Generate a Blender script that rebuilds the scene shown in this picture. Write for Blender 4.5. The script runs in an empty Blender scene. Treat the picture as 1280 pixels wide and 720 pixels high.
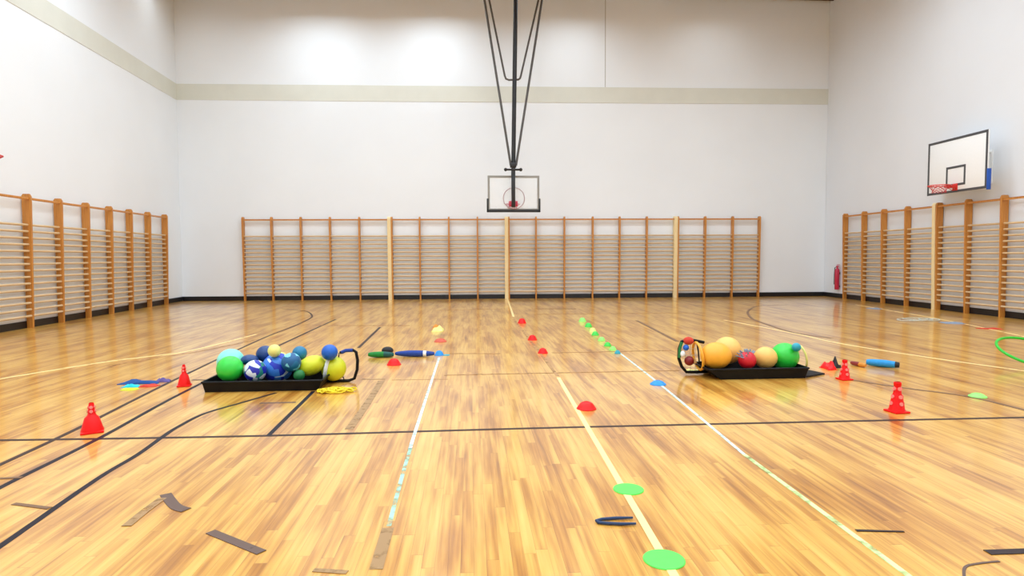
import bpy, bmesh, math, random
from mathutils import Vector, Matrix
random.seed(7)
S = bpy.context.scene
COL = S.collection
# ------------------------------------------------------------------ camera
F_PX, PI_, RO_, YA_, CH = 782.06, 0.0513, -0.0046, 0.0649, 1.3774
cy, sy = math.cos(YA_), math.sin(YA_)
cF = Vector((sy*math.cos(PI_), cy*math.cos(PI_), -math.sin(PI_)))
cR = Vector((cy, -sy, 0)); cU = cR.cross(cF)
c_, s_ = math.cos(RO_), math.sin(RO_)
cR, cU = c_*cR+s_*cU, -s_*cR+c_*cU
EYE = Vector((0, 0, CH))
cam = bpy.data.objects.new('camera', bpy.data.cameras.new('camera'))
COL.objects.link(cam)
cam.data.sensor_width = 36; cam.data.lens = F_PX/1280*36
cam.matrix_world = Matrix(((cR.x, cU.x, -cF.x, 0), (cR.y, cU.y, -cF.y, 0), (cR.z, cU.z, -cF.z, CH), (0, 0, 0, 1)))
S.camera = cam
S.view_settings.view_transform = 'Standard'; S.view_settings.look = 'None'
S.view_settings.gamma = 1; S.view_settings.use_curve_mapping = False
S.view_settings.exposure = 0.0

def ray(px, py):
    return cF + cR*((px-640)/F_PX) + cU*((360-py)/F_PX)
def G(px, py, z=0.0):                     # measured point on a level plane
    d = ray(px, py); t = (z-CH)/d.z
    return EYE+d*t
def atY(px, py, Y):                       # measured point at a given distance down the hall
    d = ray(px, py); return EYE+d*(Y/d.y)
def pxm(P):                               # pixels per metre at a point
    return F_PX/((P-EYE).dot(cF))
def on_plane(px, py, p0, n):
    d = ray(px, py); return EYE+d*((p0-EYE).dot(n)/d.dot(n))

# ------------------------------------------------------------------ materials
def lin(c):
    return tuple((v/255/12.92 if v/255 <= .04045 else ((v/255+.055)/1.055)**2.4) for v in c)
def mat(name, rgb, rough=.5, metal=0., noise=.0, nscale=20., emit=0, coat=0., bump=0., trans=0., alpha=1., spec=.5):
    m = bpy.data.materials.new(name); m.use_nodes = True
    nt = m.node_tree; b = nt.nodes['Principled BSDF']
    c = lin(rgb)
    b.inputs['Base Color'].default_value = (*c, 1); b.inputs['Roughness'].default_value = rough
    b.inputs['Metallic'].default_value = metal; b.inputs['Coat Weight'].default_value = coat
    b.inputs['Specular IOR Level'].default_value = spec
    b.inputs['Transmission Weight'].default_value = trans; b.inputs['Alpha'].default_value = alpha
    if emit:
        b.inputs['Emission Color'].default_value = (*c, 1); b.inputs['Emission Strength'].default_value = emit
    tc = nt.nodes.new('ShaderNodeTexCoord'); n = nt.nodes.new('ShaderNodeTexNoise')
    n.inputs['Scale'].default_value = nscale; n.inputs['Detail'].default_value = 4
    nt.links.new(tc.outputs['Object'], n.inputs['Vector'])
    r = nt.nodes.new('ShaderNodeValToRGB')
    a = max(0.0, 1-noise*1.2); r.color_ramp.elements[0].position = .3; r.color_ramp.elements[1].position = .7
    r.color_ramp.elements[0].color = (c[0]*a, c[1]*a, c[2]*a, 1)
    r.color_ramp.elements[1].color = (min(1, c[0]*(1+noise*.5)), min(1, c[1]*(1+noise*.5)), min(1, c[2]*(1+noise*.5)), 1)
    nt.links.new(n.outputs['Fac'], r.inputs['Fac']); nt.links.new(r.outputs['Color'], b.inputs['Base Color'])
    if bump:
        bp = nt.nodes.new('ShaderNodeBump'); bp.inputs['Strength'].default_value = bump; bp.inputs['Distance'].default_value = .01
        nt.links.new(n.outputs['Fac'], bp.inputs['Height']); nt.links.new(bp.outputs['Normal'], b.inputs['Normal'])
    return m
def wood(name, rgb, rgb2, axis, rough=.4):
    m = bpy.data.materials.new(name); m.use_nodes = True
    nt = m.node_tree; b = nt.nodes['Principled BSDF']; b.inputs['Roughness'].default_value = rough
    tc = nt.nodes.new('ShaderNodeTexCoord'); mp = nt.nodes.new('ShaderNodeMapping')
    sc = [60, 60, 60]; sc[axis] = 2.5
    mp.inputs['Scale'].default_value = sc
    n = nt.nodes.new('ShaderNodeTexNoise'); n.inputs['Scale'].default_value = 1; n.inputs['Detail'].default_value = 5
    r = nt.nodes.new('ShaderNodeValToRGB'); r.color_ramp.elements[0].position = .3; r.color_ramp.elements[1].position = .7
    r.color_ramp.elements[0].color = (*lin(rgb2), 1); r.color_ramp.elements[1].color = (*lin(rgb), 1)
    L = nt.links.new
    L(tc.outputs['Object'], mp.inputs['Vector']); L(mp.outputs['Vector'], n.inputs['Vector'])
    L(n.outputs['Fac'], r.inputs['Fac']); L(r.outputs['Color'], b.inputs['Base Color'])
    return m
def worn(name, rgb, amount=.3, nscale=9., rough=.3):
    """paint or tape worn through in patches so that the boards show"""
    m = mat(name, rgb, rough=.45, spec=.2)
    nt = m.node_tree; b = nt.nodes['Principled BSDF']
    tc = nt.nodes.new('ShaderNodeTexCoord'); n = nt.nodes.new('ShaderNodeTexNoise')
    n.inputs['Scale'].default_value = nscale; n.inputs['Detail'].default_value = 6
    r = nt.nodes.new('ShaderNodeValToRGB')
    r.color_ramp.elements[0].position = max(0, amount-.12); r.color_ramp.elements[1].position = amount+.12
    L = nt.links.new
    L(tc.outputs['Object'], n.inputs['Vector']); L(n.outputs['Fac'], r.inputs['Fac']); L(r.outputs['Color'], b.inputs['Alpha'])
    return m

def floor_material():
    m = bpy.data.materials.new('maple_strip_floor'); m.use_nodes = True
    nt = m.node_tree; N = nt.nodes.new; L = nt.links.new; b = nt.nodes['Principled BSDF']
    tc = N('ShaderNodeTexCoord'); sep = N('ShaderNodeSeparateXYZ'); L(tc.outputs['Object'], sep.inputs[0])
    def M(op, a, bb=None, c=None):
        n = N('ShaderNodeMath'); n.operation = op
        for i, v in enumerate((a, bb, c)):
            if v is None: continue
            if isinstance(v, (int, float)): n.inputs[i].default_value = v
            else: L(v, n.inputs[i])
        return n.outputs[0]
    xs = M('DIVIDE', sep.outputs['X'], .058)
    row = M('FLOOR', xs)
    wn = N('ShaderNodeTexWhiteNoise'); wn.noise_dimensions = '1D'; L(row, wn.inputs['W'])
    ys = M('ADD', M('DIVIDE', sep.outputs['Y'], .95), M('MULTIPLY', wn.outputs['Value'], 7.3))
    colm = M('FLOOR', ys)
    cmb = N('ShaderNodeCombineXYZ'); L(row, cmb.inputs[0]); L(colm, cmb.inputs[1])
    w2 = N('ShaderNodeTexWhiteNoise'); w2.noise_dimensions = '2D'; L(cmb.outputs[0], w2.inputs['Vector'])
    # grain, stretched along the boards
    mp = N('ShaderNodeMapping'); mp.inputs['Scale'].default_value = (34, 1.3, 1)
    off = N('ShaderNodeCombineXYZ'); L(M('MULTIPLY', w2.outputs['Value'], 13), off.inputs[2])
    va = N('ShaderNodeVectorMath'); va.operation = 'ADD'; L(tc.outputs['Object'], mp.inputs['Vector'])
    L(mp.outputs['Vector'], va.inputs[0]); L(off.outputs[0], va.inputs[1])
    g = N('ShaderNodeTexNoise'); g.inputs['Scale'].default_value = 1; g.inputs['Detail'].default_value = 5; L(va.outputs[0], g.inputs['Vector'])
    # wide streaks and patches of wear
    mp2 = N('ShaderNodeMapping'); mp2.inputs['Scale'].default_value = (5.0, .75, 1)
    L(tc.outputs['Object'], mp2.inputs['Vector'])
    g2 = N('ShaderNodeTexNoise'); g2.inputs['Scale'].default_value = 1; g2.inputs['Detail'].default_value = 3; L(mp2.outputs['Vector'], g2.inputs['Vector'])
    t = M('ADD', M('MULTIPLY', w2.outputs['Value'], .17), M('ADD', M('MULTIPLY', g.outputs['Fac'], .75), M('MULTIPLY', g2.outputs['Fac'], 1.0)))
    t = M('SUBTRACT', t, .445)
    ra = N('ShaderNodeValToRGB'); cr = ra.color_ramp
    cr.elements[0].position = .12; cr.elements[0].color = (*lin(FL[0]), 1)
    cr.elements[1].position = .88; cr.elements[1].color = (*lin(FL[3]), 1)
    e = cr.elements.new(.36); e.color = (*lin(FL[1]), 1)
    e = cr.elements.new(.58); e.color = (*lin(FL[2]), 1)
    L(t, ra.inputs['Fac'])
    # seams between strips
    fx = M('FRACT', xs); fy = M('FRACT', ys)
    seam = M('MAXIMUM', M('LESS_THAN', fx, .045), M('LESS_THAN', fy, .004))
    mx = N('ShaderNodeMix'); mx.data_type = 'RGBA'; mx.blend_type = 'MULTIPLY'
    L(M('MULTIPLY', seam, .35), mx.inputs['Factor']); L(ra.outputs['Color'], mx.inputs[6]); mx.inputs[7].default_value = (.35, .2, .1, 1)
    L(mx.outputs[2], b.inputs['Base Color'])
    b.inputs['Roughness'].default_value = .3
    b.inputs['Specular IOR Level'].default_value = .4
    b.inputs['Coat Weight'].default_value = .7; b.inputs['Coat Roughness'].default_value = .11; b.inputs['Coat IOR'].default_value = 1.4
    n3 = N('ShaderNodeTexNoise'); n3.inputs['Scale'].default_value = 3.0; n3.inputs['Detail'].default_value = 2
    L(tc.outputs['Object'], n3.inputs['Vector'])
    bp = N('ShaderNodeBump'); bp.inputs['Strength'].default_value = .12; bp.inputs['Distance'].default_value = .01
    L(M('ADD', n3.outputs['Fac'], M('MULTIPLY', seam, -.05)), bp.inputs['Height'])
    L(bp.outputs['Normal'], b.inputs['Coat Normal']); L(bp.outputs['Normal'], b.inputs['Normal'])
    return m
FL = [(134, 76, 18), (188, 124, 42), (222, 166, 72), (241, 193, 100)]

M_ = dict(
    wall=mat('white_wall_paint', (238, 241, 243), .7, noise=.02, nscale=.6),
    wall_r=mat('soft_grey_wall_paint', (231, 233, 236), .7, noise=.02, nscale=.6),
    band=mat('beige_band_paint', (220, 220, 208), .7, noise=.03, nscale=2),
    seam=mat('wall_joint_grey', (188, 184, 176), .8, noise=.05),
    black=mat('baseboard_black', (18, 17, 22), .4, noise=.1),
    ceil=mat('brown_ceiling_boards', (156, 128, 104), .8, noise=.15, nscale=3),
    beam=mat('dark_roof_beam', (70, 52, 42), .7, noise=.1),
    post=wood('oiled_pine_post', (212, 146, 66), (184, 114, 42), 2),
    pale=wood('pale_birch_post', (247, 225, 175), (236, 208, 150), 2),
    rung=wood('beech_rung', (226, 198, 156), (204, 170, 124), 0),
    rungy=wood('beech_rung_long', (212, 180, 138), (182, 146, 104), 1),
    steel=mat('black_painted_steel', (28, 26, 27), .4, noise=.1),
    steel2=mat('dark_grey_steel_tube', (84, 80, 76), .45, noise=.08),
    frame_g=mat('grey_board_frame', (150, 146, 138), .45, noise=.05),
    frame_d=mat('charcoal_board_frame', (72, 72, 74), .5, noise=.05),
    pad=mat('black_edge_padding', (38, 38, 38), .6, noise=.1),
    blue_pad=mat('blue_edge_padding', (30, 84, 180), .5, noise=.08),
    board=mat('white_board_face', (246, 246, 244), .3, noise=.01),
    rim=mat('red_rim_steel', (222, 50, 42), .4, noise=.05),
    rim_p=mat('pink_red_rim_steel', (205, 60, 80), .4, noise=.05),
    net=mat('grey_net_cord', (120, 112, 108), .8, noise=.1),
    net_r=mat('red_net_cord', (206, 52, 52), .8, noise=.1),
    cone=mat('red_plastic', (240, 6, 4), .4, noise=.05, spec=.3),
    dome=mat('red_disc_plastic', (234, 14, 8), .4, noise=.05, spec=.3),
    dome_dull=mat('dull_red_disc_plastic', (205, 84, 56), .5, noise=.08),
    green=mat('green_disc_plastic', (92, 232, 84), .45, noise=.05),
    lgreen=mat('lime_disc_plastic', (150, 240, 110), .45, noise=.05),
    dgreen=mat('mid_green_disc_plastic', (64, 208, 70), .45, noise=.05),
    yellowd=mat('pale_yellow_disc_plastic', (226, 240, 130), .45, noise=.05),
    blue=mat('blue_disc_plastic', (10, 140, 224), .4, noise=.05),
    teal=mat('teal_disc_plastic', (34, 160, 178), .4, noise=.05),
    tray=mat('black_tray_plastic', (6, 6, 10), .5, noise=.1, spec=.25),
    navy=mat('navy_rubber', (22, 52, 92), .5, noise=.1),
    g_ball=mat('green_ball_vinyl', (44, 208, 62), .35, noise=.03, coat=.2),
    mint=mat('mint_ball_vinyl', (140, 232, 214), .4, noise=.05),
    navyball=mat('navy_ball_vinyl', (18, 62, 120), .4, noise=.15, nscale=8),
    blueball=mat('blue_ball_vinyl', (16, 96, 196), .4, noise=.2, nscale=8),
    tealball=mat('teal_ball_vinyl', (24, 120, 160), .4, noise=.2, nscale=8),
    yel=mat('lemon_ball_vinyl', (222, 226, 40), .4, noise=.06, nscale=8),
    pyel=mat('pale_yellow_ball_vinyl', (236, 228, 128), .4, noise=.06, nscale=8),
    ora=mat('orange_ball_vinyl', (248, 176, 50), .4, noise=.08, nscale=5),
    ora2=mat('peach_ball_vinyl', (250, 196, 104), .45, noise=.06, nscale=5),
    redball=mat('red_ball_vinyl', (208, 20, 40), .4, noise=.05),
    dred=mat('dark_red_ball_vinyl', (136, 28, 28), .45, noise=.15),
    greyw=mat('grey_white_rubber', (150, 160, 176), .5, noise=.3, nscale=30),
    netbag=mat('yellow_net_cord', (240, 214, 20), .6, noise=.15, nscale=30),
    gtube=mat('green_hoop_plastic', (40, 190, 40), .35, noise=.1),
    strapg=mat('green_strap', (30, 120, 60), .5, noise=.15),
    fgreen=mat('green_foam', (14, 130, 44), .7, noise=.2, nscale=30),
    fdgreen=mat('dark_teal_foam', (16, 84, 76), .7, noise=.2, nscale=30),
    fblue=mat('blue_foam', (22, 62, 150), .7, noise=.15, nscale=30),
    fsky=mat('sky_blue_foam', (36, 146, 212), .7, noise=.1, nscale=30),
    fwhite=mat('white_tape_grip', (236, 240, 240), .6, noise=.03),
    forange=mat('orange_grip', (220, 140, 40), .6, noise=.1),
    fblack=mat('black_grip', (24, 22, 24), .6, noise=.1),
    fred=mat('red_cloth', (206, 62, 40), .85, noise=.1, nscale=30),
    fcyan=mat('cyan_cloth', (40, 200, 214), .85, noise=.08, nscale=30),
    flime=mat('lime_yellow_cloth', (214, 240, 50), .85, noise=.08, nscale=30),
    fnavy=mat('navy_cloth', (20, 72, 138), .85, noise=.15, nscale=30),
    fpurple=mat('purple_cloth', (98, 82, 140), .85, noise=.1, nscale=30),
    fgrey=mat('grey_blue_cloth', (140, 152, 168), .85, noise=.1, nscale=30),
    cord=mat('pale_rope', (206, 204, 186), .8, noise=.2, nscale=40),
    ext=mat('extinguisher_red', (196, 18, 60), .3, noise=.03, coat=.3),
    lamp_h=mat('lamp_housing_white', (225, 225, 222), .5, noise=.02),
    lamp_e=mat('lamp_diffuser', (255, 252, 246), .5, emit=3.0),
    chrome=mat('chrome', (200, 200, 200), .2, metal=1, noise=.02),
)
M_['floor'] = floor_material()
# lines
for k, c, a, n in (('l_dark', (58, 38, 34), .12, 9), ('l_navy', (18, 14, 30), .1, 9), ('l_brown', (124, 92, 68), .3, 7), ('l_faint', (176, 132, 86), .4, 8),
                ('l_tape', (104, 82, 72), .22, 14), ('l_tapel', (166, 130, 88), .36, 12), ('l_yellow', (248, 226, 150), .2, 8), ('l_cream', (244, 214, 150), .3, 8),
                ('l_white', (206, 232, 222), .34, 14), ('l_cyan', (170, 214, 190), .42, 12), ('l_green', (206, 236, 160), .36, 10), ('l_blacktape', (50, 38, 40), .15, 10)):
    M_[k] = worn(k.replace('l_', 'line_paint_'), c, a, n)

def patch_mat(name, c0, c1, c2, scale, rough=.4):
    """printed ball: large irregular panels in two colours with white flashes"""
    m = bpy.data.materials.new(name); m.use_nodes = True
    nt = m.node_tree; N = nt.nodes.new; L = nt.links.new; b = nt.nodes['Principled BSDF']; b.inputs['Roughness'].default_value = rough
    tc = N('ShaderNodeTexCoord'); v = N('ShaderNodeTexVoronoi'); v.inputs['Scale'].default_value = scale
    L(tc.outputs['Object'], v.inputs['Vector'])
    r = N('ShaderNodeValToRGB'); r.color_ramp.interpolation = 'CONSTANT'
    sp = N('ShaderNodeSeparateColor'); L(v.outputs['Color'], sp.inputs[0]); L(sp.outputs[0], r.inputs['Fac'])
    r.color_ramp.elements[0].color = (*lin(c0), 1); r.color_ramp.elements[1].position = .42; r.color_ramp.elements[1].color = (*lin(c1), 1)
    e = r.color_ramp.elements.new(.72); e.color = (*lin(c2), 1)
    L(r.outputs['Color'], b.inputs['Base Color'])
    return m
M_['p1'] = patch_mat('blue_white_green_print', (34, 40, 170), (226, 236, 244), (30, 130, 120), 17)
M_['p2'] = patch_mat('royal_blue_white_print', (24, 50, 190), (60, 130, 220), (225, 238, 248), 13)
M_['p3'] = patch_mat('teal_white_print', (20, 90, 140), (130, 214, 226), (24, 110, 150), 15)

# ------------------------------------------------------------------ mesh helpers
class MB:
    def __init__(s): s.b = bmesh.new()
    def box(s, x0, x1, y0, y1, z0, z1, bev=0, mtx=None):
        r = bmesh.ops.create_cube(s.b, size=1)
        for v in r['verts']:
            v.co = Vector(((x0+x1)/2+v.co.x*(x1-x0), (y0+y1)/2+v.co.y*(y1-y0), (z0+z1)/2+v.co.z*(z1-z0)))
        if bev:
            es = set(e for v in r['verts'] for e in v.link_edges)
            rr = bmesh.ops.bevel(s.b, geom=list(es), offset=bev, segments=2, affect='EDGES', profile=.5)
            vs = set(v for f in rr['faces'] for v in f.verts) | set(v for v in r['verts'] if v.is_valid)
        else: vs = r['verts']
        if mtx:
            for v in vs:
                v.co = mtx @ v.co
        return s
    def prism(s, pts, z0, z1):
        lo = [s.b.verts.new((p[0], p[1], z0)) for p in pts]; hi = [s.b.verts.new((p[0], p[1], z1)) for p in pts]
        n = len(pts)
        s.b.faces.new(lo[::-1]); s.b.faces.new(hi)
        for i in range(n):
            s.b.faces.new((lo[i], lo[(i+1) % n], hi[(i+1) % n], hi[i]))
        return s
    def tube(s, pts, r, seg=10, closed=False, cap=True, flat=1.0):
        pts = [Vector(p) for p in pts]; n = len(pts)
        rs = r if isinstance(r, (list, tuple)) else [r]*n
        rings = []; up = None
        for i, p in enumerate(pts):
            if closed: d = pts[(i+1) % n]-pts[i-1]
            else: d = pts[min(i+1, n-1)]-pts[max(i-1, 0)]
            d.normalize()
            if up is None:
                up = Vector((0, 0, 1)) if abs(d.z) < .9 else Vector((1, 0, 0))
            a = d.cross(up)
            if a.length < 1e-4: a = d.cross(Vector((0, 1, 0)))
            a.normalize(); u = a.cross(d).normalized(); up = u
            rings.append([s.b.verts.new(p+(a*math.cos(t)+u*math.sin(t)*flat)*rs[i]) for t in [2*math.pi*k/seg for k in range(seg)]])
        m = n if closed else n-1
        for i in range(m):
            A, B = rings[i], rings[(i+1) % n]
            for k in range(seg):
                s.b.faces.new((A[k], A[(k+1) % seg], B[(k+1) % seg], B[k]))
        if cap and not closed:
            s.b.faces.new(rings[0][::-1]); s.b.faces.new(rings[-1])
        return s
    def lathe(s, prof, seg=32, c=(0, 0, 0), cap0=True, cap1=True):
        c = Vector(c); rings = []
        for r, z in prof:
            rings.append([s.b.verts.new(c+Vector((r*math.cos(2*math.pi*k/seg), r*math.sin(2*math.pi*k/seg), z))) for k in range(seg)])
        for A, B in zip(rings, rings[1:]):
            for k in range(seg):
                s.b.faces.new((A[k], A[(k+1) % seg], B[(k+1) % seg], B[k]))
        if cap0: s.b.faces.new(rings[0][::-1])
        if cap1: s.b.faces.new(rings[-1])
        return s
    def ball(s, c, r, sc=(1, 1, 1), seg=28, rot=None):
        rr = bmesh.ops.create_uvsphere(s.b, u_segments=seg, v_segments=seg*2//3, radius=r)
        for v in rr['verts']:
            q = Vector((v.co.x*sc[0], v.co.y*sc[1], v.co.z*sc[2]))
            if rot: q = rot @ q
            v.co = q+Vector(c)
        return s
    def build(s, name, m, parent=None, smooth=True, ang=35):
        bmesh.ops.recalc_face_normals(s.b, faces=s.b.faces[:])
        me = bpy.data.meshes.new(name); s.b.to_mesh(me); s.b.free()
        me.materials.append(m if not isinstance(m, str) else M_[m])
        if smooth:
            me.shade_smooth()
            try: me.set_sharp_from_angle(angle=math.radians(ang))
            except Exception: pass
        o = bpy.data.objects.new(name, me); COL.objects.link(o)
        if parent is not None: o.parent = parent
        return o
def thing(name, label, cat, loc=(0, 0, 0), rz=0, group=None):
    o = bpy.data.objects.new(name, None); COL.objects.link(o); o.empty_display_size = .1
    o.location = loc; o.rotation_euler = (0, 0, rz); o['label'] = label; o['category'] = cat
    if group: o['group'] = group
    return o
def tag(o, label, cat, group=None):
    o['label'] = label; o['category'] = cat
    if group: o['group'] = group
    return o
def struct(o): o['kind'] = 'structure'; return o
def dup(o, parent=None, loc=None, rz=None, label=None):
    c = o.copy(); COL.objects.link(c); c.parent = parent
    if loc is not None: c.location = loc
    if rz is not None: c.rotation_euler.z = rz
    if label: c['label'] = label
    for ch in o.children: dup(ch, c)
    return c

# ------------------------------------------------------------------ the hall
KL, KR, KB = -.0434, .0214, -.0173
YW = 20.189
def WL(y): return -9.087-KL*(YW-y)
def WR(y): return 11.665-KR*(YW-y)
def WB(x): return YW+KB*x
YF = -6.0
ZC = 9.60
cBL = (WL(YW+.15), WB(WL(YW+.15))); cBR = (WR(YW-.2), WB(WR(YW-.2)))
cFL = (WL(YF), YF); cFR = (WR(YF), YF)
T = .25
fl = MB().prism([(cFL[0]-T, YF-T), (cFR[0]+T, YF-T), (cBR[0]+T, cBR[1]+T), (cBL[0]-T, cBL[1]+T)], -.2, 0).build('floor', 'floor', smooth=False); struct(fl)
ce = struct(MB().prism([(cFL[0]-T, YF-T), (cFR[0]+T, YF-T), (cBR[0]+T, cBR[1]+T), (cBL[0]-T, cBL[1]+T)], ZC, ZC+.2).build('ceiling', 'ceil', smooth=False))
struct(MB().prism([(cBL[0]-T, cBL[1]), (cBR[0]+T, cBR[1]), (cBR[0]+T, cBR[1]+T), (cBL[0]-T, cBL[1]+T)], 0, ZC).build('wall_back', 'wall', smooth=False))
struct(MB().prism([(cFL[0]-T, YF), (cFL[0], YF), cBL, (cBL[0]-T, cBL[1])], 0, ZC).build('wall_left', 'wall', smooth=False))
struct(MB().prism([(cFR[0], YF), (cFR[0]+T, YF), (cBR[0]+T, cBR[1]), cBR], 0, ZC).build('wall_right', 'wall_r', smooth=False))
struct(MB().prism([(cFL[0]-T, YF-T), (cFR[0]+T, YF-T), (cFR[0]+T, YF), (cFL[0]-T, YF)], 0, ZC).build('wall_front', 'wall', smooth=False))
ZB0, ZB1 = 6.265, 6.758
e = .012
struct(MB().prism([cBL, (cBL[0], cBL[1]-e), (cBR[0], cBR[1]-e), cBR], ZB0, ZB1).build('trim_1', 'band', smooth=False))
struct(MB().prism([(cFL[0], YF), (cFL[0]+e, YF), (cBL[0]+e, cBL[1]-e), cBL], ZB0, ZB1).build('trim_2', 'band', smooth=False))
sx = atY(756, 60, YW).x
struct(MB().box(sx-.012, sx+.012, WB(sx)-.006, WB(sx)+.01, ZB1, ZC).build('trim_3', 'seam', smooth=False))
h = .14; e = .02
struct(MB().prism([cBL, (cBL[0], cBL[1]-e), (cBR[0], cBR[1]-e), cBR], 0, h).build('baseboard_back', 'black', smooth=False))
struct(MB().prism([(cFL[0], YF), (cFL[0]+e, YF), (cBL[0]+e, cBL[1]-e), cBL], 0, h).build('baseboard_left', 'black', smooth=False))
struct(MB().prism([(cFR[0], YF), cBR, (cBR[0]-e, cBR[1]-e), (cFR[0]-e, YF)], 0, h).build('baseboard_right', 'black', smooth=False))

# ceiling lamps (all above the top of the frame) and roof beams
n_b = 0
for by in (19.7, 16.4, 12.0, 7.6, 3.2, -1.2, -5.0):
    n_b += 1
    o = MB().box(WL(by), WR(by), by-.1, by+.1, ZC-.10, ZC).build('roof_beam', 'beam', ce, smooth=False)
def lamp(x, y, power, i):
    Z = 9.15
    b_ = MB().box(-.72, .72, -.16, .16, 0, .07, .015)
    for sx_ in (-.5, .5): b_.tube([(sx_, 0, .06), (sx_, 0, ZC-Z)], .012, 6)
    o = thing('ceiling_light', 'white ceiling light, %s row from the back wall, %s from the left' % (i[0], i[1]), 'ceiling light', (x, y, Z), 0, 'ceiling lights over the court')
    b_.build('housing', 'lamp_h', o)
    MB().box(-.66, .66, -.12, .12, -.012, 0).build('diffuser', 'lamp_e', o)
    l = bpy.data.lights.new('lamp', 'AREA'); l.shape = 'RECTANGLE'; l.size = 1.3; l.size_y = .26; l.energy = power; l.color = (.745, .88, 1); l.spread = math.radians(168)
    lo = bpy.data.objects.new('ceiling_lamp_light', l); COL.objects.link(lo); lo.location = (x, y, Z-.03)
W_ = ['first', 'second', 'third', 'fourth', 'fifth', 'sixth']
PW = 113
for j, y in enumerate((18.5, 13.8, 9.6, 5.4, 1.2, -3.0)):
    for i, x in enumerate((-6.6, -3.1, .6, 4.4, 8.4)):
        if j == 0: x = (-8.0, -4.6, -1.1, 3.2, 7.6)[i]
        lamp(x, y, PW*((.1, .68, .68, .4, .15)[i] if j == 0 else 1.05), (W_[j], W_[i]))

# ------------------------------------------------------------------ floor markings
def strip(pts, w, m, name='court_line', z=.0012, w2=None):
    """pts: floor points; a thin painted strip, child of the floor"""
    b = bmesh.new(); P = [Vector((p[0], p[1], 0)) for p in pts]; n = len(P)
    Lr = []
    for i, p in enumerate(P):
        d = (P[min(i+1, n-1)]-P[max(i-1, 0)]).normalized(); a = Vector((-d.y, d.x, 0))
        ww = w if w2 is None else w+(w2-w)*i/(n-1)
        Lr.append((p+a*ww/2, p-a*ww/2))
    top = [[b.verts.new((q.x, q.y, z)) for q in pr] for pr in Lr]
    bot = [[b.verts.new((q.x, q.y, 0.0)) for q in pr] for pr in Lr]
    for i in range(n-1):
        b.faces.new((top[i][0], top[i+1][0], top[i+1][1], top[i][1]))
        b.faces.new((top[i][0], bot[i][0], bot[i+1][0], top[i+1][0]))
        b.faces.new((top[i][1], top[i+1][1], bot[i+1][1], bot[i][1]))
    mb = MB(); mb.b.free(); mb.b = b
    return mb.build(name, m, fl, smooth=False)
def smooth_path(px, sub=6):
    P = [G(*p) for p in px]
    if len(P) < 3: return P
    out = []
    for i in range(len(P)-1):
        p0, p1, p2, p3 = P[max(i-1, 0)], P[i], P[i+1], P[min(i+2, len(P)-1)]
        for k in range(sub):
            t = k/sub
            out.append(.5*((2*p1)+(p2-p0)*t+(2*p0-5*p1+4*p2-p3)*t*t+(3*p1-p0-3*p2+p3)*t**3))
    out.append(P[-1]); return out
zz = [.0010]
def line(px, w, m, name='court_line', **k):
    zz[0] += .00007
    return strip(smooth_path(px), w*(.78 if m in ('l_dark', 'l_navy', 'l_yellow', 'l_cream', 'l_faint') else .72 if m in ('l_white', 'l_cyan', 'l_green') else 1), m, name, z=zz[0], **k)
line([(-40, 551), (320, 545), (720, 534), (1320, 521)], .06, 'l_dark')
line([(-60, 609), (0, 581), (96, 536), (220, 474), (326, 424), (364, 409), (384, 400), (390, 395), (382, 389), (353, 386)], .055, 'l_dark')
line([(-60, 641), (19, 600), (128, 545.7), (236, 487), (357, 428), (420, 399)], .055, 'l_navy')
line([(-60, 722), (0, 683), (121, 599), (172.5, 568), (204, 545.5), (223.6, 533), (255.6, 517), (300, 504), (345, 491)], .05, 'l_navy')
line([(335, 545), (392, 489)], .05, 'l_navy'); line([(448, 435), (475, 409)], .06, 'l_dark')
line([(240, 475), (256, 475)], .05, 'l_dark')
line([(325, 504), (370, 503)], .04, 'l_tape')
line([(436, 537), (458, 506), (477, 476)], .07, 'l_tapel')
line([(452, 474), (482, 474)], .05, 'l_tapel'); line([(490, 475), (560, 474)], .03, 'l_faint')
line([(549, 447), (519, 540), (513, 561)], .036, 'l_white')
line([(513, 561), (503.6, 592), (486, 658)], .034, 'l_cyan'); line([(485, 660), (470, 712)], .06, 'l_tapel')
line([(698, 472), (780, 612), (828, 694), (850, 732)], .052, 'l_yellow')
line([(633.5, 371), (642, 396)], .06, 'l_cream'); line([(643, 400), (697, 470)], .045, 'l_faint')
line([(773, 440), (822, 478), (930, 568)], .034, 'l_white')
line([(930, 568), (1048, 655), (1160, 738)], .042, 'l_green')
line([(905, 400), (989, 416), (1048, 429), (1155, 446), (1290, 465)], .06, 'l_cream')
line([(985, 381), (949, 382.5), (936, 388), (936, 394), (946, 401), (989, 415), (1040, 423)], .06, 'l_brown')
line([(1060, 474.5), (1130, 485), (1211, 496), (1290, 515)], .05, 'l_brown')
line([(-20, 477), (128, 453), (192, 445), (240, 438), (320, 418)], .06, 'l_cream')
line([(135, 458), (192, 448), (250, 439), (324, 424)], .05, 'l_faint')
line([(562, 442), (625, 442)], .06, 'l_faint'); line([(690, 441), (838, 438)], .07, 'l_faint')
line([(555, 469), (850, 463)], .05, 'l_faint')
line([(545, 388), (628, 386)], .08, 'l_faint'); line([(668, 386), (720, 386)], .09, 'l_brown'); line([(668, 393), (880, 391)], .07, 'l_faint')
line([(394, 407), (512, 407)], .06, 'l_faint')
line([(796, 400.6), (847, 427)], .06, 'l_brown')
line([(-10, 599), (28, 597)], .03, 'l_brown'); line([(17, 630), (62, 635.6)], .03, 'l_brown')
line([(1206, 727), (1206, 710), (1222, 705), (1249, 702)], .012, 'l_tape')
line([(207, 618), (219, 633), (233, 638)], .06, 'l_tape', 'tape_mark')
line([(158, 658), (180, 640), (203, 623)], .05, 'l_tapel', 'tape_mark')
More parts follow.
